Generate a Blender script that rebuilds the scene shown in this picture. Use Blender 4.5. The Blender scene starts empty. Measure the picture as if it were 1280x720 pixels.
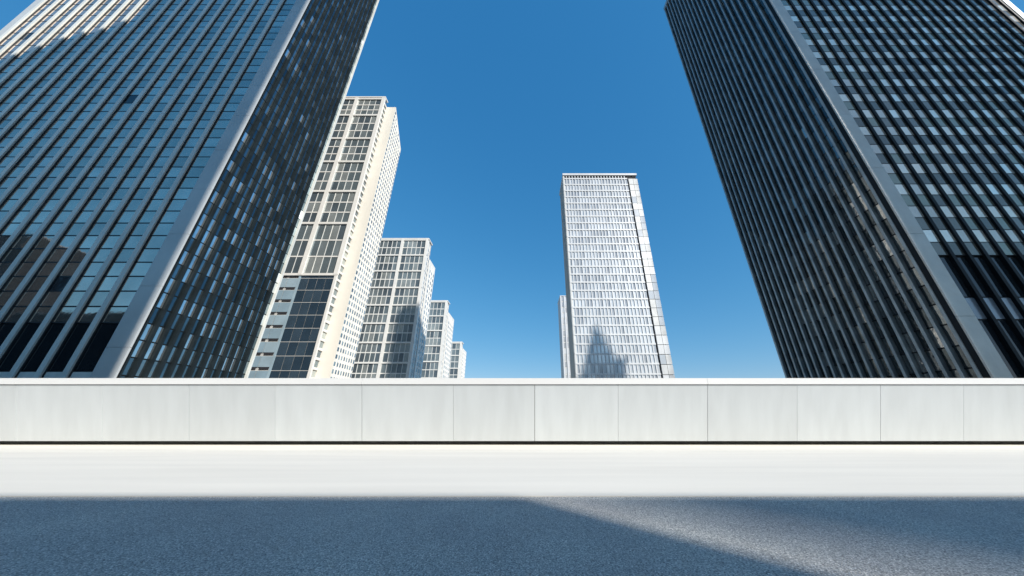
import bpy, math, random
from mathutils import Vector
random.seed(7)
R = math.radians
scene = bpy.context.scene
col = scene.collection

# ------------------------------------------------------------------ camera
EYE = 0.7
PITCH = R(23.1)
FPX, CX = 375.0, 655.0
cam_d = bpy.data.cameras.new("camera")
cam = bpy.data.objects.new("camera", cam_d); col.objects.link(cam)
cam.location = (0, 0, EYE); cam.rotation_euler = (R(90) + PITCH, 0, 0)
cam_d.sensor_width = 36; cam_d.lens = FPX / 1280 * 36; cam_d.shift_x = -15 / 1280
cam_d.clip_start = 0.05; cam_d.clip_end = 6000
scene.camera = cam

# ------------------------------------------------------------------ light
ELEV, AZ = 32.0, 45.0            # sun stands behind the viewer, to the right
sd = Vector((math.sin(R(AZ)) * math.cos(R(ELEV)), -math.cos(R(AZ)) * math.cos(R(ELEV)), math.sin(R(ELEV))))
sl = bpy.data.lights.new("sun", 'SUN'); sl.energy = 4.2; sl.angle = R(0.53); sl.color = (1.0, 0.96, 0.90)
so = bpy.data.objects.new("sun", sl); col.objects.link(so)
so.rotation_euler = sd.to_track_quat('Z', 'Y').to_euler(); so.location = (60, -60, 120)
world = bpy.data.worlds.new("World"); scene.world = world; world.use_nodes = True
nt = world.node_tree
bg = nt.nodes['Background']; sky = nt.nodes.new('ShaderNodeTexSky')
sky.sky_type = 'NISHITA'; sky.sun_disc = False; sky.sun_elevation = R(ELEV); sky.sun_rotation = R(180 - AZ)
sky.altitude = 400; sky.air_density = 1.0; sky.dust_density = 0.3; sky.ozone_density = 1.6
hs = nt.nodes.new('ShaderNodeHueSaturation'); hs.inputs['Saturation'].default_value = 1.3; hs.inputs['Hue'].default_value = 0.492
nt.links.new(sky.outputs[0], hs.inputs['Color']); 
# even out the sky: clearer, deeper horizon and a brighter zenith (one power curve per channel)
sr = nt.nodes.new('ShaderNodeSeparateColor'); cr = nt.nodes.new('ShaderNodeCombineColor')
nt.links.new(hs.outputs[0], sr.inputs[0])
for ch, (kk, gg) in enumerate(((.449, .80), (.549, .545), (.727, .405))):
    q = .185; a1 = nt.nodes.new('ShaderNodeMath'); a1.operation = 'POWER'; a1.inputs[1].default_value = gg
    a2 = nt.nodes.new('ShaderNodeMath'); a2.operation = 'MULTIPLY'; a2.inputs[1].default_value = kk / q * q ** gg
    nt.links.new(sr.outputs[ch], a1.inputs[0]); nt.links.new(a1.outputs[0], a2.inputs[0]); nt.links.new(a2.outputs[0], cr.inputs[ch])
mn = nt.nodes.new('ShaderNodeMath'); mn.operation = 'MINIMUM'; lim = nt.nodes.new('ShaderNodeMath'); lim.operation = 'MULTIPLY'; lim.inputs[1].default_value = .82
nt.links.new(cr.inputs[1].links[0].from_socket, lim.inputs[0]); nt.links.new(cr.inputs[0].links[0].from_socket, mn.inputs[0])
nt.links.new(lim.outputs[0], mn.inputs[1]); nt.links.new(mn.outputs[0], cr.inputs[0])
nt.links.new(cr.outputs[0], bg.inputs[0]); bg.inputs[1].default_value = 0.15
scene.view_settings.view_transform = 'Standard'; scene.view_settings.look = 'None'
scene.view_settings.gamma = 1.0; scene.view_settings.exposure = 0.3

# ------------------------------------------------------------------ materials
def mat(name, color, rough=0.6, metal=0.0, var=0.12, vscale=0.6, bump=0.0, bscale=8.0, spec=0.5, stretch=(1, 1, 1), ior=None,
        bdist=0.02, fine=0.0):
    m = bpy.data.materials.new(name); m.use_nodes = True
    t = m.node_tree; n = t.nodes; L = t.links; p = n['Principled BSDF']
    tc = n.new('ShaderNodeTexCoord'); mp = n.new('ShaderNodeMapping'); mp.inputs['Scale'].default_value = stretch
    L.new(tc.outputs['Object'], mp.inputs[0])
    nz = n.new('ShaderNodeTexNoise'); nz.inputs['Scale'].default_value = vscale; nz.inputs['Detail'].default_value = 6
    L.new(mp.outputs[0], nz.inputs['Vector'])
    rp = n.new('ShaderNodeValToRGB'); c = color
    rp.color_ramp.elements[0].position = 0.3; rp.color_ramp.elements[1].position = 0.7
    rp.color_ramp.elements[0].color = (c[0] * (1 - var), c[1] * (1 - var), c[2] * (1 - var), 1)
    rp.color_ramp.elements[1].color = (min(1, c[0] * (1 + var)), min(1, c[1] * (1 + var)), min(1, c[2] * (1 + var)), 1)
    L.new(nz.outputs['Fac'], rp.inputs[0]); L.new(rp.outputs[0], p.inputs['Base Color'])
    p.inputs['Roughness'].default_value = rough; p.inputs['Metallic'].default_value = metal
    p.inputs['Specular IOR Level'].default_value = spec
    if ior: p.inputs['IOR'].default_value = ior
    if bump:
        b = n.new('ShaderNodeBump'); b.inputs['Strength'].default_value = bump; b.inputs['Distance'].default_value = bdist
        nb = n.new('ShaderNodeTexNoise'); nb.inputs['Scale'].default_value = bscale; nb.inputs['Detail'].default_value = 3
        L.new(tc.outputs['Object'], nb.inputs['Vector']); L.new(nb.outputs['Fac'], b.inputs['Height'])
        L.new(b.outputs[0], p.inputs['Normal'])
    return m

def glass(name, color, rough=0.04, metal=0.85, bump=0.25, bscale=0.35, var=0.15):
    return mat(name, color, rough, metal, var, 0.15, bump, bscale, bdist=0.05)

M = {}
M['asphalt_core'] = None
# left tower
M['fin_grey'] = mat('fin_grey_aluminium', (0.78, 0.77, 0.70), 0.45, 0.1, 0.12, 0.5, stretch=(1, 1, .15))
M['col_grey'] = mat('column_grey_aluminium', (0.64, 0.64, 0.61), 0.42, 0.2, 0.08, 0.12, 0.2, 0.25, bdist=.3)
M['jamb'] = mat('jamb_dark', (0.012, 0.016, 0.02), 0.45, 0.2, 0.2)
M['fin_black'] = mat('fin_black_bronze', (0.010, 0.013, 0.015), 0.55, 0.0, 0.25, 0.5, spec=.2)
M['fin_teal'] = mat('fin_dark_teal', (0.014, 0.021, 0.025), 0.6, 0.0, 0.25, 0.5, spec=.12)
M['fin_dark'] = mat('fin_dark_bronze', (0.36, 0.40, 0.40), 0.38, 0.3, 0.25, 0.5)
M['bl'] = [glass('glass_blue_%s' % k, c) for k, c in zip('abcd', [(.74, .60, .50), (.60, .50, .42), (.68, .57, .47), (.84, .68, .56)])]
M['bl_dark'] = glass('glass_open_dark', (.03, .04, .05), .06, .4)
M['lobby'] = glass('glass_lobby_dark', (.035, .042, .048), .05, .5)
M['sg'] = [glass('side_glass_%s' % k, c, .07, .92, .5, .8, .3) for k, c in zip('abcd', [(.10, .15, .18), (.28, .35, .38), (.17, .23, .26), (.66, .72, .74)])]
# right tower
M['rg_hi'] = [glass('right_glass_%s' % k, c, .12, .6, .3, .5) for k, c in zip('abc', [(.88, .76, .62), (.64, .57, .48), (1.0, .90, .76)])]
M['rg_lo'] = [glass('right_spandrel_%s' % k, c, .12, .6, .3, .5) for k, c in zip('abc', [(.21, .20, .17), (.27, .28, .22), (.15, .15, .13)])]
M['rband'] = glass('right_band', (.30, .33, .36), .25, .5)
M['rs'] = [glass('right_side_glass_%s' % k, c, .07, .75, .7, 1.0) for k, c in zip('abcd', [(.08, .09, .09), (.14, .15, .15), (.21, .22, .21), (.46, .44, .40)])]
M['rcol'] = mat('column_polished_metal', (0.60, 0.58, 0.52), 0.42, 0.3, 0.08, 0.3, 0.35, 0.22, bdist=.6)
# pale towers
M['white'] = mat('frame_white_stone', (0.79, 0.765, 0.71), 0.55, 0, 0.05, 0.3)
M['cream'] = mat('pier_cream_stone', (0.82, 0.77, 0.67), 0.6, 0, 0.06, 0.12, stretch=(1, 1, .3))
M['pg'] = [glass('pale_glass_%s' % k, c, .08, .6, .3, .5) for k, c in zip('abcd', [(.26, .32, .34), (.38, .44, .45), (.19, .24, .27), (.52, .56, .54)])]
M['pblue'] = [glass('annex_glass_%s' % k, c, .05, .8, .3, .3) for k, c in zip('ab', [(.13, .22, .31), (.20, .31, .41)])]
M['ppale'] = [glass('annex_pale_glass_%s' % k, c, .3, .25, .3, .3) for k, c in zip('ab', [(.42, .55, .62), (.34, .47, .55)])]
M['silver'] = mat('rib_silver', (0.72, 0.73, 0.73), 0.4, 0.1, 0.06, 0.4)
M['cg'] = [glass('silver_glass_%s' % k, c, .2, .35, .3, .5) for k, c in zip('abc', [(.70, .70, .69), (.50, .51, .52), (.82, .81, .79)])]
M['end'] = mat('end_panel_pale', (0.62, 0.63, 0.62), 0.5, 0.1, 0.12, 0.6)
M['joint'] = mat('joint_dark', (0.03, 0.03, 0.035), 0.7)
M['roof'] = mat('roof_grey', (0.25, 0.25, 0.25), 0.9)
M['core'] = mat('core_dark', (0.03, 0.034, 0.04), 0.6)
M['corew'] = mat('core_pale', (0.55, 0.54, 0.51), 0.7)

# ------------------------------------------------------------------ helpers
def mesh_obj(name, verts, faces, mats, fm=None, parent=None):
    me = bpy.data.meshes.new(name)
    loc = parent.location if parent else Vector((0, 0, 0))
    me.from_pydata([(v[0] - loc[0], v[1] - loc[1], v[2] - loc[2]) for v in verts], [], faces)
    for m in mats: me.materials.append(m)
    if fm: me.polygons.foreach_set('material_index', fm)
    me.update()
    o = bpy.data.objects.new(name, me); col.objects.link(o)
    if parent: o.parent = parent
    return o

def thing(name, label, cat, loc, group=None):
    o = bpy.data.objects.new(name, None); col.objects.link(o); o.location = loc
    o['label'] = label; o['category'] = cat
    if group: o['group'] = group
    return o

BF = [(0, 3, 2, 1), (4, 5, 6, 7), (0, 1, 5, 4), (1, 2, 6, 5), (2, 3, 7, 6), (3, 0, 4, 7)]
def boxv(x0, x1, y0, y1, z0, z1):
    return [(x0, y0, z0), (x1, y0, z0), (x1, y1, z0), (x0, y1, z0), (x0, y0, z1), (x1, y0, z1), (x1, y1, z1), (x0, y1, z1)]

class Fac:
    """a facade plane: origin, direction along it, outward normal"""
    def __init__(s, o, u, n): s.o = o; s.u = u; s.n = n
    def p(s, u, n, z): return (s.o[0] + s.u[0] * u + s.n[0] * n, s.o[1] + s.u[1] * u + s.n[1] * n, z)
    def box(s, u0, u1, n0, n1, z0, z1, tu=0, tz=0, zt=None):
        um, zm = (u0 + u1) / 2, (z0 + z1) / 2
        def q(u, n, z): return s.p(u, n + tu * (u - um) + tz * (z - zm), z)
        a = [q(u0, n1, z0), q(u1, n1, z0), q(u1, n0, z0), q(u0, n0, z0), q(u0, n1, z1), q(u1, n1, z1), q(u1, n0, z1), q(u0, n0, z1)]
        # orientation
        ux, uy = s.u; nx, ny = s.n
        flip = (ux * ny - uy * nx) > 0
        return a, ([tuple(reversed(f)) for f in BF] if flip else BF)

OCC = []     # (name, box) for the visibility estimate
cP, sP = math.cos(PITCH), math.sin(PITCH)
def project(v):
    x, y, z = v[0], v[1], v[2] - EYE
    d = y * cP + z * sP
    if d < 0.05: return None
    w = -y * sP + z * cP
    return CX + FPX * x / d, 360 - FPX * w / d
def ray_hits(v, b):
    t0, t1 = 0.0, 0.999
    o = (0, 0, EYE)
    for k in range(3):
        d = v[k] - o[k]; lo, hi = b[2 * k], b[2 * k + 1]
        if abs(d) < 1e-9:
            if o[k] < lo or o[k] > hi: return False
        else:
            a, c = (lo - o[k]) / d, (hi - o[k]) / d
            if a > c: a, c = c, a
            t0 = max(t0, a); t1 = min(t1, c)
            if t0 > t1: return False
    return True
def vis_area(verts, owner):
    P = [project(v) for v in verts]
    if any(p is None for p in P): return 0
    x0 = max(0, min(p[0] for p in P)); x1 = min(1280, max(p[0] for p in P))
    y0 = max(0, min(p[1] for p in P)); y1 = min(473, max(p[1] for p in P))
    if x1 <= x0 or y1 <= y0: return 0
    c = [sum(v[k] for v in verts) / len(verts) for k in range(3)]
    for nm, b in OCC:
        if nm != owner and ray_hits(c, b): return 0
    return (x1 - x0) * (y1 - y0)

class Tower:
    def __init__(s, name, key, label, cat, loc, group=None):
        s.root = thing(name, label, cat, loc, group); s.key = key; s.items = {}
    def add(s, part, vf, m):
        s.items.setdefault(part, []).append((vf[0], vf[1], m))
    def solid(s, part, boxes, m):
        V, F = [], []
        for b in boxes:
            k = len(V); V += boxv(*b); F += [tuple(i + k for i in f) for f in BF]
        return mesh_obj(part, V, F, [m], None, s.root)
    def finish(s, limit=100):
        for part, L in s.items.items():
            if len(L) > limit:
                L = sorted(L, key=lambda it: -vis_area(it[0], s.key))
            for v, f, m in L[:limit]:
                mesh_obj(part, v, f, [m], None, s.root)
            rest = L[limit:]
            if rest:
                V, F, FM, mats = [], [], [], []
                for v, f, m in rest:
                    if m not in mats: mats.append(m)
                    k = len(V); V += v; F += [tuple(i + k for i in q) for q in f]; FM += [mats.index(m)] * len(f)
                o = mesh_obj(part, V, F, mats, FM, s.root); o['kind'] = 'stuff'

def tilt(a=0.004): return random.gauss(0, a)
FRONT = lambda x, y: Fac((x, y), (1, 0), (0, -1))
SIDE_R = lambda x, y: Fac((x, y), (0, 1), (1, 0))
SIDE_L = lambda x, y: Fac((x, y), (0, 1), (-1, 0))

def ratio(y):   # height over eye per metre of depth at picture row y
    v = (360 - y) / FPX
    return (sP + v * cP) / (cP - v * sP)

# occluder boxes: x0,x1,y0,y1,z0,z1
LX, LY, LYB, LH = -79.0, 60.0, 89.0, 214.0
RX, RY, RYB, RH = 57.2, 38.0, 68.0, 154.2
OCC += [('L', (-180, LX, LY, LYB, 0, LH)), ('R', (RX, 112, RY, RYB, 0, RH)),
        ('M', (-105, -75.8, 110, 128, 0, 160)), ('Mw', (-105, -70.3, 113, 127, 0, 150)),
        ('B2', (-110, -63, 170, 190, 0, 108)), ('B3', (-90, -61.5, 230, 255, 0, 87)),
        ('C', (11.1, 32, 66, 75, 0, 64))]

# ================================================================== LEFT TOWER
T = Tower('office_tower', 'L', 'huge blue glass tower at left with grey vertical ribs and a broad grey corner column', 'skyscraper', (-129, 74, 0))
T.solid('facade_wall', [(-179.5, LX - 0.9, LY + 0.9, LYB - 0.3, 0, LH - 1)], M['core'])
F = FRONT(LX, LY)
COLW = 4.7; BAY = 5.15; RW = 1.3
FLOOR = 3.55; Z0 = 18.6
nb = 18
rows = int((LH - 4 - Z0) / FLOOR)
x0 = -COLW
edges = [x0 - i * BAY for i in range(nb + 1)]
for i in range(nb):
    u1 = edges[i] - (0 if i == 0 else RW / 2); u0 = edges[i + 1] + RW / 2
    for k in range(rows):
        z = Z0 + k * FLOOR
        m = random.choice(M['bl'])
        if random.random() < 0.008: m = M['bl_dark']
        T.add('window', F.box(u0 + .12, u1 - .12, -0.42, -0.35, z + .17, z + FLOOR - .17, tilt(.003), tilt(.003)), m)
    T.add('lobby_window', F.box(u0 + .1, u1 - .1, -0.46, -0.38, 8.9, Z0 - .3, tilt(), tilt()), M['lobby'])
    if i < nb:
        e = edges[i + 1]
        T.add('rib', F.box(e - RW / 2, e + RW / 2 - .15, -0.4, 0.1, 0, LH - 3.5), M['fin_grey'])
        T.add('rib_recess', F.box(e + RW / 2 - .147, e + RW / 2 + .15, -0.42, -0.2, 0, LH - 3.5), M['jamb'])
W = nb * BAY
for k in range(rows + 1):
    z = Z0 + k * FLOOR
    T.add('floor_line', F.box(x0 - W, x0, -0.5, -0.31, z - .13, z + .13), M['jamb'])
T.add('entrance_band', F.box(x0 - W, x0, -0.88, -0.3, 0, 8.6), M['fin_grey'])
# corner column in storey-high cladding sections
segs = 16; sh = (LH - 0.2) / segs
for k in range(segs):
    T.add('corner_column', F.box(x0, 0, -0.5, 0.1, k * sh + .03, (k + 1) * sh - .03), M['col_grey'])
T.add('corner_column', F.box(x0 - W - 3.0, x0 - W - RW * .5, -1.3, 0.1, 0, LH), M['col_grey'])
S = SIDE_R(LX, LY)
ns = 13; sb = (LYB - LY - .75) / ns
for i in range(ns):
    u0 = .3 + i * sb
    for k in range(int((LH - 4) / FLOOR)):
        z = 1.0 + k * FLOOR
        w = [4, 4, 4, .3] if z > 75 else [3, 3, 2, 8 * (1 - z / 85) * (1 - .5 * i / ns)]  # bright panes weighted low and near the column paint in the glints
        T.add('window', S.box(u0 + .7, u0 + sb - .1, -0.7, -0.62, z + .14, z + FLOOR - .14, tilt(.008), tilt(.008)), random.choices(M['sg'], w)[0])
    T.add('side_fin', S.box(u0, u0 + .6, -0.85, 0.0, 0, LH - 2), M['fin_teal'])
T.add('side_fin', S.box(LYB - LY - .5, LYB - LY, -0.9, 0.06, 0, LH - 2), M['fin_grey'])
for k in range(int((LH - 4) / FLOOR)):
    T.add('side_floor_line', S.box(.15, LYB - LY - .5, -0.85, -0.60, 1 + k * FLOOR - .1, 1 + k * FLOOR + .1), M['fin_black'])
T.solid('roof_parapet', [(-180, LX + .15, LY - .12, LYB + .1, LH - 3, LH)], M['col_grey'])
T.finish()

# ================================================================== RIGHT TOWER
T = Tower('office_tower', 'R', 'tall dark tower at right with black ribs, chequered grey panes and a shiny corner column', 'skyscraper', (85, 53, 0))
T.solid('facade_wall', [(RX + .6, 111.5, RY + .6, RYB - .3, 0, RH - 1)], M['core'])
F = FRONT(RX, RY)
CW = 2.4; BAY = 2.45; nb = 21; RW = .5
LV = 2.2; Z0 = 22.2
rows = int((RH - 2.5 - Z0) / LV)
for i in range(nb):
    u0 = CW + i * BAY + (RW / 2 if i else 0); u1 = CW + (i + 1) * BAY - RW / 2
    for k in range(rows):
        z = Z0 + k * LV
        if k % 2: T.add('window', F.box(u0 + .04, u1 - .04, -0.28, -0.24, z + .08, z + LV - .08, tilt(.006), tilt(.006)), random.choices(M['rg_hi'], [4, 3, 3])[0])
        else: T.add('spandrel', F.box(u0 + .04, u1 - .04, -0.28, -0.24, z + .06, z + LV - .06, tilt(.006), tilt(.006)), random.choice(M['rg_lo']))
    T.add('lobby_window', F.box(u0 + .04, u1 - .04, -0.55, -0.48, 1, 12.4, tilt(), tilt()), M['lobby'])
    T.add('belt_panel', F.box(u0 + .04, u1 - .04, -0.5, -0.4, 12.6, 15.6, tilt(), tilt()), M['rband'])
    T.add('lobby_window', F.box(u0 + .04, u1 - .04, -0.5, -0.45, 15.8, 21.9, tilt(), tilt()), random.choice(M['rg_lo'][:1] + [M['lobby']] * 2))
    e = CW + (i + 1) * BAY
    T.add('rib', F.box(e - RW / 2, e + RW / 2, -0.5, 0.0, 0, RH - 2), M['fin_black'])
for k in range(rows + 1):
    z = Z0 + k * LV
    T.add('floor_line', F.box(CW, CW + nb * BAY, -0.36, -0.21, z - .05, z + .05), M['fin_black'])
for k in range(12):
    sh = (RH - .2) / 12
    T.add('corner_column', F.box(.0, CW, -1.2, 0.12, k * sh + .02, (k + 1) * sh - .02), M['rcol'])
T.add('corner_column', F.box(CW + nb * BAY + RW / 2, CW + nb * BAY + 1.6, -1.2, 0.1, 0, RH), M['fin_dark'])
S = SIDE_L(RX, RY)
ns = 19; sb = (RYB - RY - 1.2) / ns
FL = 2.9
for i in range(ns):
    u0 = .8 + i * sb
    near = 1 - i / ns
    for k in range(int((RH - 3) / FL)):
        z = .6 + k * FL
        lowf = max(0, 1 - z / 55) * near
        w = [6, 3, 1 + 3 * lowf, 6 * lowf]  # paler warm panes gather low by the corner, a painted glint
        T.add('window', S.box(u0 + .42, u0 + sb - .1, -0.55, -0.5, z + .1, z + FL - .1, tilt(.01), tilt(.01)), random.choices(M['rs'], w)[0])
    T.add('side_fin', S.box(u0, u0 + .36, -0.6, 0.05, 0, RH - 1.5), M['fin_dark'])
for k in range(int((RH - 3) / FL)):
    T.add('side_floor_line', S.box(.8, RYB - RY - .4, -0.62, -0.49, .6 + k * FL - .08, .6 + k * FL + .08), M['fin_black'])
T.add('side_fin', S.box(RYB - RY - .4, RYB - RY, -0.7, 0.07, 0, RH - 1.5), M['fin_dark'])
T.add('side_fin', S.box(.1, .75, -0.7, 0.03, 0, RH - 1.5), M['fin_black'])
T.solid('roof_parapet', [(RX - .12, 111.8, RY - .14, RYB + .1, RH - 1.6, RH)], M['fin_dark'])
T.finish()

# ================================================================== PALE TOWER ROW (left of the street)
def pale_front(T, F, width, H, colpos, cw, beams, bh, sub_w, sub_n, glassset, zmin=0, uend=None, lines=.28):
    """u runs from 0 (right edge) to -width; colpos are the u of the broad white columns"""
    cols_ = sorted(colpos, reverse=True)
    for c in cols_:
        T.add('column', F.box(c - cw / 2, c + cw / 2, -0.6, .35, zmin, H), M['white'])
    bays = []
    for a, b in zip(cols_[:-1], cols_[1:]): bays.append((b + cw / 2, a - cw / 2))
    for z in beams:
        T.add('beam', F.box(-width, 0, -0.5, .25, z - bh / 2, z + bh / 2), M['white'])
    for (b0, b1) in bays:
        n = max(1, round((b1 - b0) / sub_w)); w = (b1 - b0) / n
        for j in range(1, n):
            for za, zb in zip(beams[:-1], beams[1:]):
                T.add('mullion', F.box(b0 + j * w - lines / 2, b0 + j * w + lines / 2, -0.5, -.2, za + bh / 2, zb - bh / 2), M['white'])
        for za, zb in zip(beams[:-1], beams[1:]):
            h = (zb - za - bh) / sub_n
            if zb < zmin: continue
            for q in range(sub_n):
                for j in range(n):
                    z = za + bh / 2 + q * h
                    T.add('window', F.box(b0 + j * w + lines / 2, b0 + (j + 1) * w - lines / 2, -0.42, -0.36, z + (lines / 2 if q else 0), z + h - lines / 2, tilt(), tilt()), random.choices(glassset, [4, 3, 3, 2][:len(glassset)])[0])
                if q:
                    T.add('floor_line', F.box(b0, b1, -0.42, -.22, za + bh / 2 + q * h - .28, za + bh / 2 + q * h + .28), M['white'])

def lattice(T, S, width, z0, H, cw, rh, top=None, win=.5, g=None):
    n = max(1, int(width / cw)); w = width / n; nr = int((H - z0) / rh)
    for j in range(n):
        hmax = top(w * (j + .5)) if top else H
        for k in range(nr):
            z = z0 + k * rh
            if z + rh > hmax - 1: continue
            a = w * j + w * (1 - win) / 2; b = a + w * win
            T.add('side_window', S.box(a, b, -.1, .06, z + rh * .22, z + rh * .78, tilt(.01), tilt(.01)), random.choice(g or M['pg']))
        if j: T.add('side_rib', S.box(w * j - .16, w * j + .16, -.1, .3, 0, hmax - .6), M['white'])

G = 'pale towers standing in a row down the street'
# --- nearest pale tower
T = Tower('pale_tower', 'M', 'tall white framed tower with blank cream pier, directly behind the blue glass tower', 'skyscraper', (-88, 118, 0), G)
H1 = 110 * ratio(122.5) + EYE
MX = -75.8
T.solid('facade_wall', [(-106, MX - .6, 110.6, 113, 0, H1 - .6), (-106, -78, 113.002, 127, 0, H1 - 3)], M['corew'])
F = FRONT(MX, 110)
YS = [122.5, 144, 173, 202, 239, 279, 343]
beams = sorted([110 * ratio(y) + EYE for y in YS])
beams[-1] = H1 - .8
pale_front(T, F, 30, H1, [-.7, -15.2, -29.5], 1.7, beams, 1.0, 3.4, 3, M['pg'], zmin=beams[0], lines=.16)
# lower blue glazed storeys
zt = beams[0] - .6
for z in [k * 5.2 for k in range(int(zt / 5.2) + 1)]:
    z1 = min(z + 5.2, zt)
    if z1 - z < 1: continue
    for j in range(4):
        a = -14.6 + j * 3.45
        T.add('blue_window', F.box(a + .1, a + 3.35, -.3, -.22, z + .1, z1 - .1, tilt(), tilt()), random.choice(M['pblue']))
    for j in range(3):
        a = -29 + j * 4.6
        T.add('blue_window', F.box(a + .1, a + 4.5, -.3, -.2, z + 1.3, z1 - .05, tilt(), tilt()), random.choice(M['ppale']))
        T.add('vent_slot', F.box(a + .6, a + 4.0, -.3, -.2, z + .45, z + 1.25), M['joint'])
    T.add('floor_line', F.box(-29, -.2, -.34, -.24, z - .06, z + .06), M['white'])
T.add('column', F.box(-1.0, 0, -.6, .2, 0, zt), M['white'])
T.add('column', F.box(-15.5, -14.7, -.6, -.1, 0, zt), M['ppale'][0])
# stepped strip on the flank: short balcony slabs
S = SIDE_R(MX, 110)
k = 0; z = 2.0
while z < H1 - 4:
    T.add('balcony_slab', S.box(.3, 2.6, -.55, .35, z, z + .9), M['white'])
    T.add('flank_window', S.box(.7, 2.7, -.55, -.1, z + 1.0, z + 3.2, 0, 0), random.choice(M['pg']))
    z += 3.5
# cream pier and sloping rear wing
CXR = -70.3; HW = 113 * ratio(134) + EYE; HB = 141.0; YB = 127.0
V = [(-78, 113.003, 0), (CXR - .25, 113.003, 0), (CXR - .25, YB, 0), (-78, YB, 0), (-78, 113.003, HW), (CXR - .25, 113.003, HW), (CXR - .25, YB, HB), (-78, YB, HB)]
mesh_obj('cream_pier', V, BF, [M['cream']], None, T.root)
S = SIDE_R(CXR - .25, 113)
lattice(T, S, YB - 113, 1, HW, 1.75, 2.7, top=lambda u: HW - (HW - HB) * u / (YB - 113), win=.62)
for kk in range(5):
    u = (YB - 113) * kk / 4
T.solid('roof_parapet', [(-106, MX + .3, 109.6, 112.9, H1, H1 + .8)], M['white'])
T.finish()

def pale_block(key, label, X, Y, YBk, ytop, bay, n_bays, rowh, sub_w, sub_n, cw=1.4, step=None):
    H = Y * ratio(ytop) + EYE
    wd = bay * n_bays + cw
    T = Tower('pale_tower', key, label, 'skyscraper', (X - wd / 2, (Y + YBk) / 2, 0), G)
    boxes = [(X - wd, X - .6, Y + .6, Y + 8, 0, H - .5)]
    T.solid('facade_wall', boxes, M['corew'])
    F = FRONT(X, Y)
    nbm = int(H / rowh); beams = [H - .6 - rowh * k for k in range(nbm + 1)][::-1]
    pale_front(T, F, wd, H, [-cw / 2 - bay * k for k in range(n_bays + 1)], cw, beams, .9, sub_w, sub_n, M['pg'], lines=.3)
    S = SIDE_R(X - .6, Y)
    T.add('column', S.box(0.7, 2.2, -.5, .5, 0, H), M['white'])
    lattice(T, Fac((X - .6, Y + 2.5), (0, 1), (1, 0)), 5.5, 2, H - 2, 2.6, 3.4, win=.45)
    # lower, set back rear part
    H2 = H * (step or .93)
    T.solid('rear_wing', [(X - wd + 2, X - .2, Y + 8.3, YBk, 0, H2)], M['white'])
    lattice(T, Fac((X - .2, Y + 9.5), (0, 1), (1, 0)), YBk - Y - 10, 2, H2 - 2, 3.4, 3.6, win=.4)
    T.solid('roof_parapet', [(X - wd, X + .25, Y - .35, Y + 8.1, H, H + .7)], M['white'])
    T.finish()

pale_block('B2', 'second pale tower down the street, two wide window bays, stepped corner', -63, 170, 191, 299, 16.2, 3, 11.4, 3.2, 2, 1.7, .90)
pale_block('B3', 'third pale tower down the street, narrow between its bigger and smaller neighbour', -62.5, 230, 259, 376.5, 14, 2, 12, 2.9, 2, 1.8, .92)
pale_block('B4', 'smallest and farthest pale tower at the end of the row', -60.5, 290, 318, 428, 13, 2, 12, 3.2, 2, 1.8, .94)

# ================================================================== SILVER TOWER (centre right)
T = Tower('silver_tower', 'C', 'slender silver white tower with fine vertical ribs standing alone against the sky', 'skyscraper', (21, 70, 0))
CY = 63.0
HC = CY * ratio(218) + EYE
X0, X1, XR = 10.6, 27.9, 30.55
T.solid('facade_wall', [(X0 + .35, XR - .1, CY + .35, CY + 8, 0, HC - .4)], M['core'])
F = FRONT(X0, CY)
nc = 22; w = (X1 - X0) / nc; rh = 2.05; nr = int(HC / rh)
for j in range(nc):
    T.add('rib', F.box(w * j - .0, w * j + .19, -.3, -.05, 0, HC - .5), M['silver'])
    for k in range(nr):
        z = .2 + k * rh
        g = random.choices(M['cg'], [3, 2 + (1 if z > 25 else 0), 4])[0]
        T.add('window', F.box(w * j + .2, w * (j + 1) - .02, -.25, -.2, z + .32, z + rh - .02, tilt(.012), tilt(.012)), g)
for k in range(nr + 1):
    T.add('floor_line', F.box(0, X1 - X0, -.3, -.03, .2 + k * rh, .2 + k * rh + .34), M['silver'])
T.add('shadow_joint', F.box(X1 - X0 + .02, X1 - X0 + .28, -.34, -.2, 0, HC - .5), M['joint'])
for k in range(nr):
    for a, b in ((X1 - X0 + .29, X1 - X0 + 1.45), (X1 - X0 + 1.53, XR - X0)):
        T.add('end_panel', F.box(a, b, -.34, .1, .2 + k * rh + .06, min(HC - .3, .2 + (k + 1) * rh - .06), tilt(.01), tilt(.01)), random.choice([M['end'], M['silver'], M['cg'][0]]))
S = SIDE_L(X0, CY)
for j in range(8):
    T.add('side_rib', S.box(.1 + j * .9, .1 + j * .9 + .3, -.34, .1, 0, HC - .6), M['fin_grey'])
    for k in range(nr):
        T.add('side_window', S.box(.42 + j * .9, .98 + j * .9, -.34, -.2, .5 + k * rh, .2 + (k + 1) * rh, tilt(.01), tilt(.01)), random.choice(M['sg'][:3]))
T.solid('roof_parapet', [(X0 - .12, XR + .05, CY - .15, CY + 8.2, HC - .35, HC + .25)], M['silver'])
T.finish()

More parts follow.
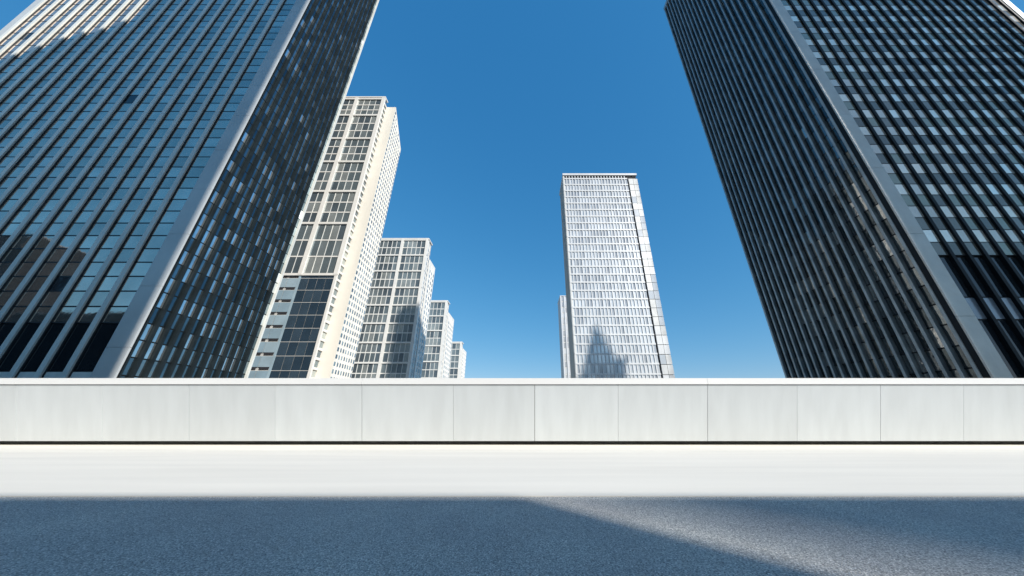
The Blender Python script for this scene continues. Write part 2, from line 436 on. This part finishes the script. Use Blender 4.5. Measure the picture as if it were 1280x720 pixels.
# --- slim tower peeping out behind it
T = Tower('slim_tower', 'D', 'slim pale grey tower peeping out behind the lone silver tower', 'skyscraper', (43, 250, 0))
YD = 240.0; HD = YD * ratio(370) + EYE; XD = 31.0
T.solid('facade_wall', [(XD + .2, XD + 24, YD + .25, YD + 20, 0, HD - .2)], M['corew'])
F = FRONT(XD, YD)
for j in range(8):
    T.add('rib', F.box(j * 3.0, j * 3.0 + 1.0, -.25, .3, 0, HD - .3), M['silver'])
    for k in range(int(HD / 5)):
        T.add('window', F.box(j * 3 + 1.02, j * 3 + 2.98, -.25, -.1, .9 + k * 5, 4.9 + k * 5, tilt(.01), tilt(.01)), random.choice(M['cg']))
T.solid('roof_parapet', [(XD - .2, XD + 24.2, YD - .35, YD + 20.2, HD - .3, HD + .3)], M['silver'])
T.finish()

# ================================================================== GROUND
def sheet(name, x0, x1, y0, y1, z, m, nx=1):
    return mesh_obj(name, [(x0, y0, z), (x1, y0, z), (x1, y1, z), (x0, y1, z)], [(0, 1, 2, 3)], [m])

def asphalt_mat():
    m = bpy.data.materials.new('asphalt'); m.use_nodes = True
    t = m.node_tree; n = t.nodes; L = t.links; p = n['Principled BSDF']
    tc = n.new('ShaderNodeTexCoord')
    a = n.new('ShaderNodeTexNoise'); a.inputs['Scale'].default_value = 115; a.inputs['Detail'].default_value = 4; a.inputs['Roughness'].default_value = .7
    v = n.new('ShaderNodeTexVoronoi'); v.inputs['Scale'].default_value = 130
    b = n.new('ShaderNodeTexNoise'); b.inputs['Scale'].default_value = 1.3; b.inputs['Detail'].default_value = 5
    for q in (a, v, b): L.new(tc.outputs['Object'], q.inputs['Vector'])
    r = n.new('ShaderNodeValToRGB'); e = r.color_ramp.elements
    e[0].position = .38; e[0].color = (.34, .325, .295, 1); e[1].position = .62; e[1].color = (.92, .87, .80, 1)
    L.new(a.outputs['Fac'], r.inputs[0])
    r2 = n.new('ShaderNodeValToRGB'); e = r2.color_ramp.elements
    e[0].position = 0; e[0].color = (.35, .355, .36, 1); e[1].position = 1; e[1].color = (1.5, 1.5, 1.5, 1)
    L.new(v.outputs['Color'], r2.inputs[0])
    r3 = n.new('ShaderNodeValToRGB'); e = r3.color_ramp.elements
    e[0].position = .3; e[0].color = (.86, .86, .88, 1); e[1].position = .7; e[1].color = (1.08, 1.08, 1.06, 1)
    L.new(b.outputs['Fac'], r3.inputs[0])
    m1 = n.new('ShaderNodeMix'); m1.data_type = 'RGBA'; m1.blend_type = 'MULTIPLY'; m1.inputs[0].default_value = 1
    m2 = n.new('ShaderNodeMix'); m2.data_type = 'RGBA'; m2.blend_type = 'MULTIPLY'; m2.inputs[0].default_value = 1
    L.new(r.outputs[0], m1.inputs[6]); L.new(r2.outputs[0], m1.inputs[7])
    L.new(m1.outputs[2], m2.inputs[6]); L.new(r3.outputs[0], m2.inputs[7]); L.new(m2.outputs[2], p.inputs['Base Color'])
    bp = n.new('ShaderNodeBump'); bp.inputs['Strength'].default_value = .8; bp.inputs['Distance'].default_value = .004
    L.new(v.outputs['Distance'], bp.inputs['Height']); L.new(bp.outputs[0], p.inputs['Normal'])
    p.inputs['Roughness'].default_value = .85
    return m

def concrete_mat(name, color, streak=(.25, 3, 1), joints=None):
    m = mat(name, color, .7, 0, .05, .8, .15, 60, stretch=streak, bdist=.003)
    return m

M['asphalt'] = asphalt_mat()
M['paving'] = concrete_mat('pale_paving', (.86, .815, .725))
M['land'] = mat('far_ground', (.30, .30, .29), .9, 0, .1, .05)
g = sheet('ground', -3000, 3000, -3000, 3000, -0.008, M['land']); g['kind'] = 'structure'
YE = .7 / -ratio(620.5)
WB = .7 / -ratio(556.5)          # foot of the parapet
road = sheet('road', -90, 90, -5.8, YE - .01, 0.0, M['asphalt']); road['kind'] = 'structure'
# paving made of large slabs lying a touch above the asphalt
V, Fc = [], []
sx = 90
for i in (-1.5, -.5, .5):
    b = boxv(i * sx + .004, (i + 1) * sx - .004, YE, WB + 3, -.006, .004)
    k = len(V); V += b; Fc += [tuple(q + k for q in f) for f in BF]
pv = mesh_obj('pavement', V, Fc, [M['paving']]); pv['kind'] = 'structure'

# ================================================================== PARAPET WALL
M['panel'] = [mat('wall_concrete_%s' % k, (c * .94, c * 1.0, c * 1.035), .6, 0, .05, 1.6, .2, 30, stretch=(2.2, 1, .16), bdist=.002) for k, c in zip('abc', (.625, .61, .635))]
M['cap'] = mat('coping_white', (.70, .71, .71), .5, 0, .03, .6, stretch=(.3, 1, 1))
wall = thing('parapet_wall', 'long white concrete wall of smooth panels under a bright coping, across the whole view', 'wall', (0, WB, 0))
tp = math.tan(PITCH)
zb = .10
def zface(yrow):   # height where the canted face meets picture row yrow
    r = ratio(yrow); return (EYE + r * (WB + 0)) / (1 + r * tp)
ztop = zface(481); zcap = zface(473)
def yf(z): return WB - z * tp
PW = 2.25
jx = [.28 + i * PW + (random.uniform(-.13, .13) if i % 2 else 0) for i in range(-14, 15)]
for i in range(28):
    xa, xb = jx[i], jx[i + 1]
    ga, gb = (.006, .0032) if i % 2 == 0 else (.0032, .006)
    a, b = xa + ga, xb - gb
    v = [(a, yf(zb), zb), (b, yf(zb), zb), (b, WB + .55, zb), (a, WB + .55, zb), (a, yf(ztop), ztop), (b, yf(ztop), ztop), (b, WB + .2, ztop), (a, WB + .2, ztop)]
    mesh_obj('panel', v, BF, [M['panel'][i % 3]], None, wall)
xa, xb = .28 - 14 * PW, .28 + 14 * PW
for s in range(7):
    a = xa + s * 4 * PW + .004; b = xa + (s + 1) * 4 * PW - .004
    mesh_obj('coping', boxv(a, b, yf(ztop) - .035, WB + .25, ztop + .012, zcap + .01), BF, [M['cap']], None, wall)
mesh_obj('joint_filler', [(xa, yf(zb) + .03, zb + .01), (xb, yf(zb) + .03, zb + .01), (xb, WB + .5, zb + .01), (xa, WB + .5, zb + .01),
                          (xa, yf(ztop) + .03, ztop + .008), (xb, yf(ztop) + .03, ztop + .008), (xb, WB + .15, ztop + .008), (xa, WB + .15, ztop + .008)],
         BF, [mat('joint_grey', (.28, .28, .27), .9)], None, wall)
mesh_obj('plinth', boxv(xa, xb, WB + .28, WB + .5, .004, zb - .002), BF, [mat('plinth_grey', (.12, .125, .12), .9)], None, wall)

# ================================================================== BUILDINGS BEHIND THE VIEWER (cast the shade, fill the reflections)
def block_mat(name, wallc, winc, sw, sh):
    m = bpy.data.materials.new(name); m.use_nodes = True
    t = m.node_tree; n = t.nodes; L = t.links; p = n['Principled BSDF']
    tc = n.new('ShaderNodeTexCoord'); sp = n.new('ShaderNodeSeparateXYZ'); L.new(tc.outputs['Object'], sp.inputs[0])
    ad = n.new('ShaderNodeMath'); ad.operation = 'ADD'; L.new(sp.outputs[0], ad.inputs[0]); L.new(sp.outputs[1], ad.inputs[1])
    cb = n.new('ShaderNodeCombineXYZ'); L.new(ad.outputs[0], cb.inputs[0]); L.new(sp.outputs[2], cb.inputs[1])
    b = n.new('ShaderNodeTexBrick'); b.offset = 0; b.inputs['Scale'].default_value = 1
    b.inputs['Brick Width'].default_value = sw; b.inputs['Row Height'].default_value = sh; b.inputs['Mortar Size'].default_value = .5
    b.inputs['Color1'].default_value = (*winc, 1); b.inputs['Color2'].default_value = (winc[0] * 1.6, winc[1] * 1.6, winc[2] * 1.6, 1); b.inputs['Mortar'].default_value = (*wallc, 1)
    L.new(cb.outputs[0], b.inputs['Vector']); L.new(b.outputs['Color'], p.inputs['Base Color']); p.inputs['Roughness'].default_value = .8; p.inputs['Specular IOR Level'].default_value = .15
    return m
bm1 = block_mat('rear_facade_dark', (.016, .022, .028), (.008, .010, .013), 3, 3.6)
bm2 = block_mat('rear_facade_stone', (.35, .33, .30), (.05, .06, .07), 3.2, 3.5)
def rear(name, label, cat, boxes, m, roofs=None):
    x = (boxes[0][0] + boxes[0][1]) / 2; y = (boxes[0][2] + boxes[0][3]) / 2
    root = thing(name, label, cat, (x, y, 0))
    V, F = [], []
    for b in boxes:
        k = len(V); V += boxv(*b); F += [tuple(i + k for i in f) for f in BF]
    mesh_obj('facade_wall', V, F, [m], None, root)
    V, F = [], []
    for b in boxes:
        k = len(V); V += boxv(b[0] - .4, b[1] + (.4 if b[5] > 40 else 0), b[2] - .4, b[3] + (0.4 if b[5] > 40 else 0.0), b[5], b[5] + .6); F += [tuple(i + k for i in f) for f in BF]
    mesh_obj('roof_edge', V, F, [M['roof']], None, root)
    return root
rear('office_block', 'very tall dark slab behind the viewer on the left, its top stepping down', 'building',
     [(-95, -62, -60, -30, 0, 180), (-61.9, -33, -60, -30, 0, 200), (-32.9, -18, -60, -30, 0, 222), (-17.9, 10.4, -60, -30, 0, 285)], bm1)
rear('office_block', 'very tall pale stone tower behind the viewer on the right', 'building', [(200.0, 247, -106, -100, 0, 300)], bm2)
rear('office_block', 'broad dark block far behind the viewer on the left', 'building', [(-620, -345, -90, -60, 0, 118), (-335, -250, -95, -65, 0, 62)], bm1)
# low pavilions at the viewer's back: their roof line and the passage between them draw the shade on the road
tk = math.tan(R(ELEV)) / math.cos(R(AZ))
YP = -14.0
HP = (YE - .0 - YP) * tk
xR = 3.28 - YP + .0
def pavilion(label, xf0, xf1, xb0, xb1):
    root = thing('pavilion', label, 'building', ((xf0 + xf1) / 2, YP, 0))
    for nm, z0, z1, m in (('facade_wall', 0, HP - .4, bm2), ('roof_slab', HP - .398, HP, M['roof'])):
        v = [(xb0, YP - 8, z0), (xb1, YP - 8, z0), (xf1, YP, z0), (xf0, YP, z0), (xb0, YP - 8, z1), (xb1, YP - 8, z1), (xf1, YP, z1), (xf0, YP, z1)]
        mesh_obj(nm, v, BF, [m], None, root)
C1, C2 = 3.34, 6.0
pavilion('low flat roofed stone pavilion at the back of the viewer, left of the slanting passage', -45, C1 - YP, -45, C1 - YP + 8)
pavilion('low flat roofed stone pavilion at the back of the viewer, right of the slanting passage', C2 - YP, 70, C2 - YP + 8, 70)
# unseen slats added in the passage to thin the light right of the streak
scr = thing('light_thinning_slats', 'unseen row of upright slats added in the slanting passage to thin the sunlight', 'screen', (4.5 - YP, YP + .2, 0))
c = 3.36
while c < 6.0:
    t = (c - 3.36) / 2.64; wd_ = .1 * (.10 + .90 * t ** .5)
    mesh_obj('slat', boxv(c - YP - .2, c - YP - .2 + min(wd_, .097), YP + .19, YP + .21, 0, HP - .2 * tk), BF, [M['fin_grey']], None, scr)
    c += .1
# unseen spired tower: its shadow stands in for a reflection on the silver tower
sp_ = rear('spired_shade_tower', 'dark stepped tower with a pointed top, behind the viewer on the right', 'building',
           [(106.0, 111.5, -33, -27.5, 0, 91), (104.8, 106.0, -32, -28.5, 0, 86), (111.5, 113, -32, -28.5, 0, 84)], bm1)
mesh_obj('spire', [(106.6, -32.4, 91.6), (110.9, -32.4, 91.6), (110.9, -28.1, 91.6), (106.6, -28.1, 91.6), (108.75, -30.2, 102)], [(0, 3, 2, 1), (0, 1, 4), (1, 2, 4), (2, 3, 4), (3, 0, 4)], [M['core']], None, sp_)
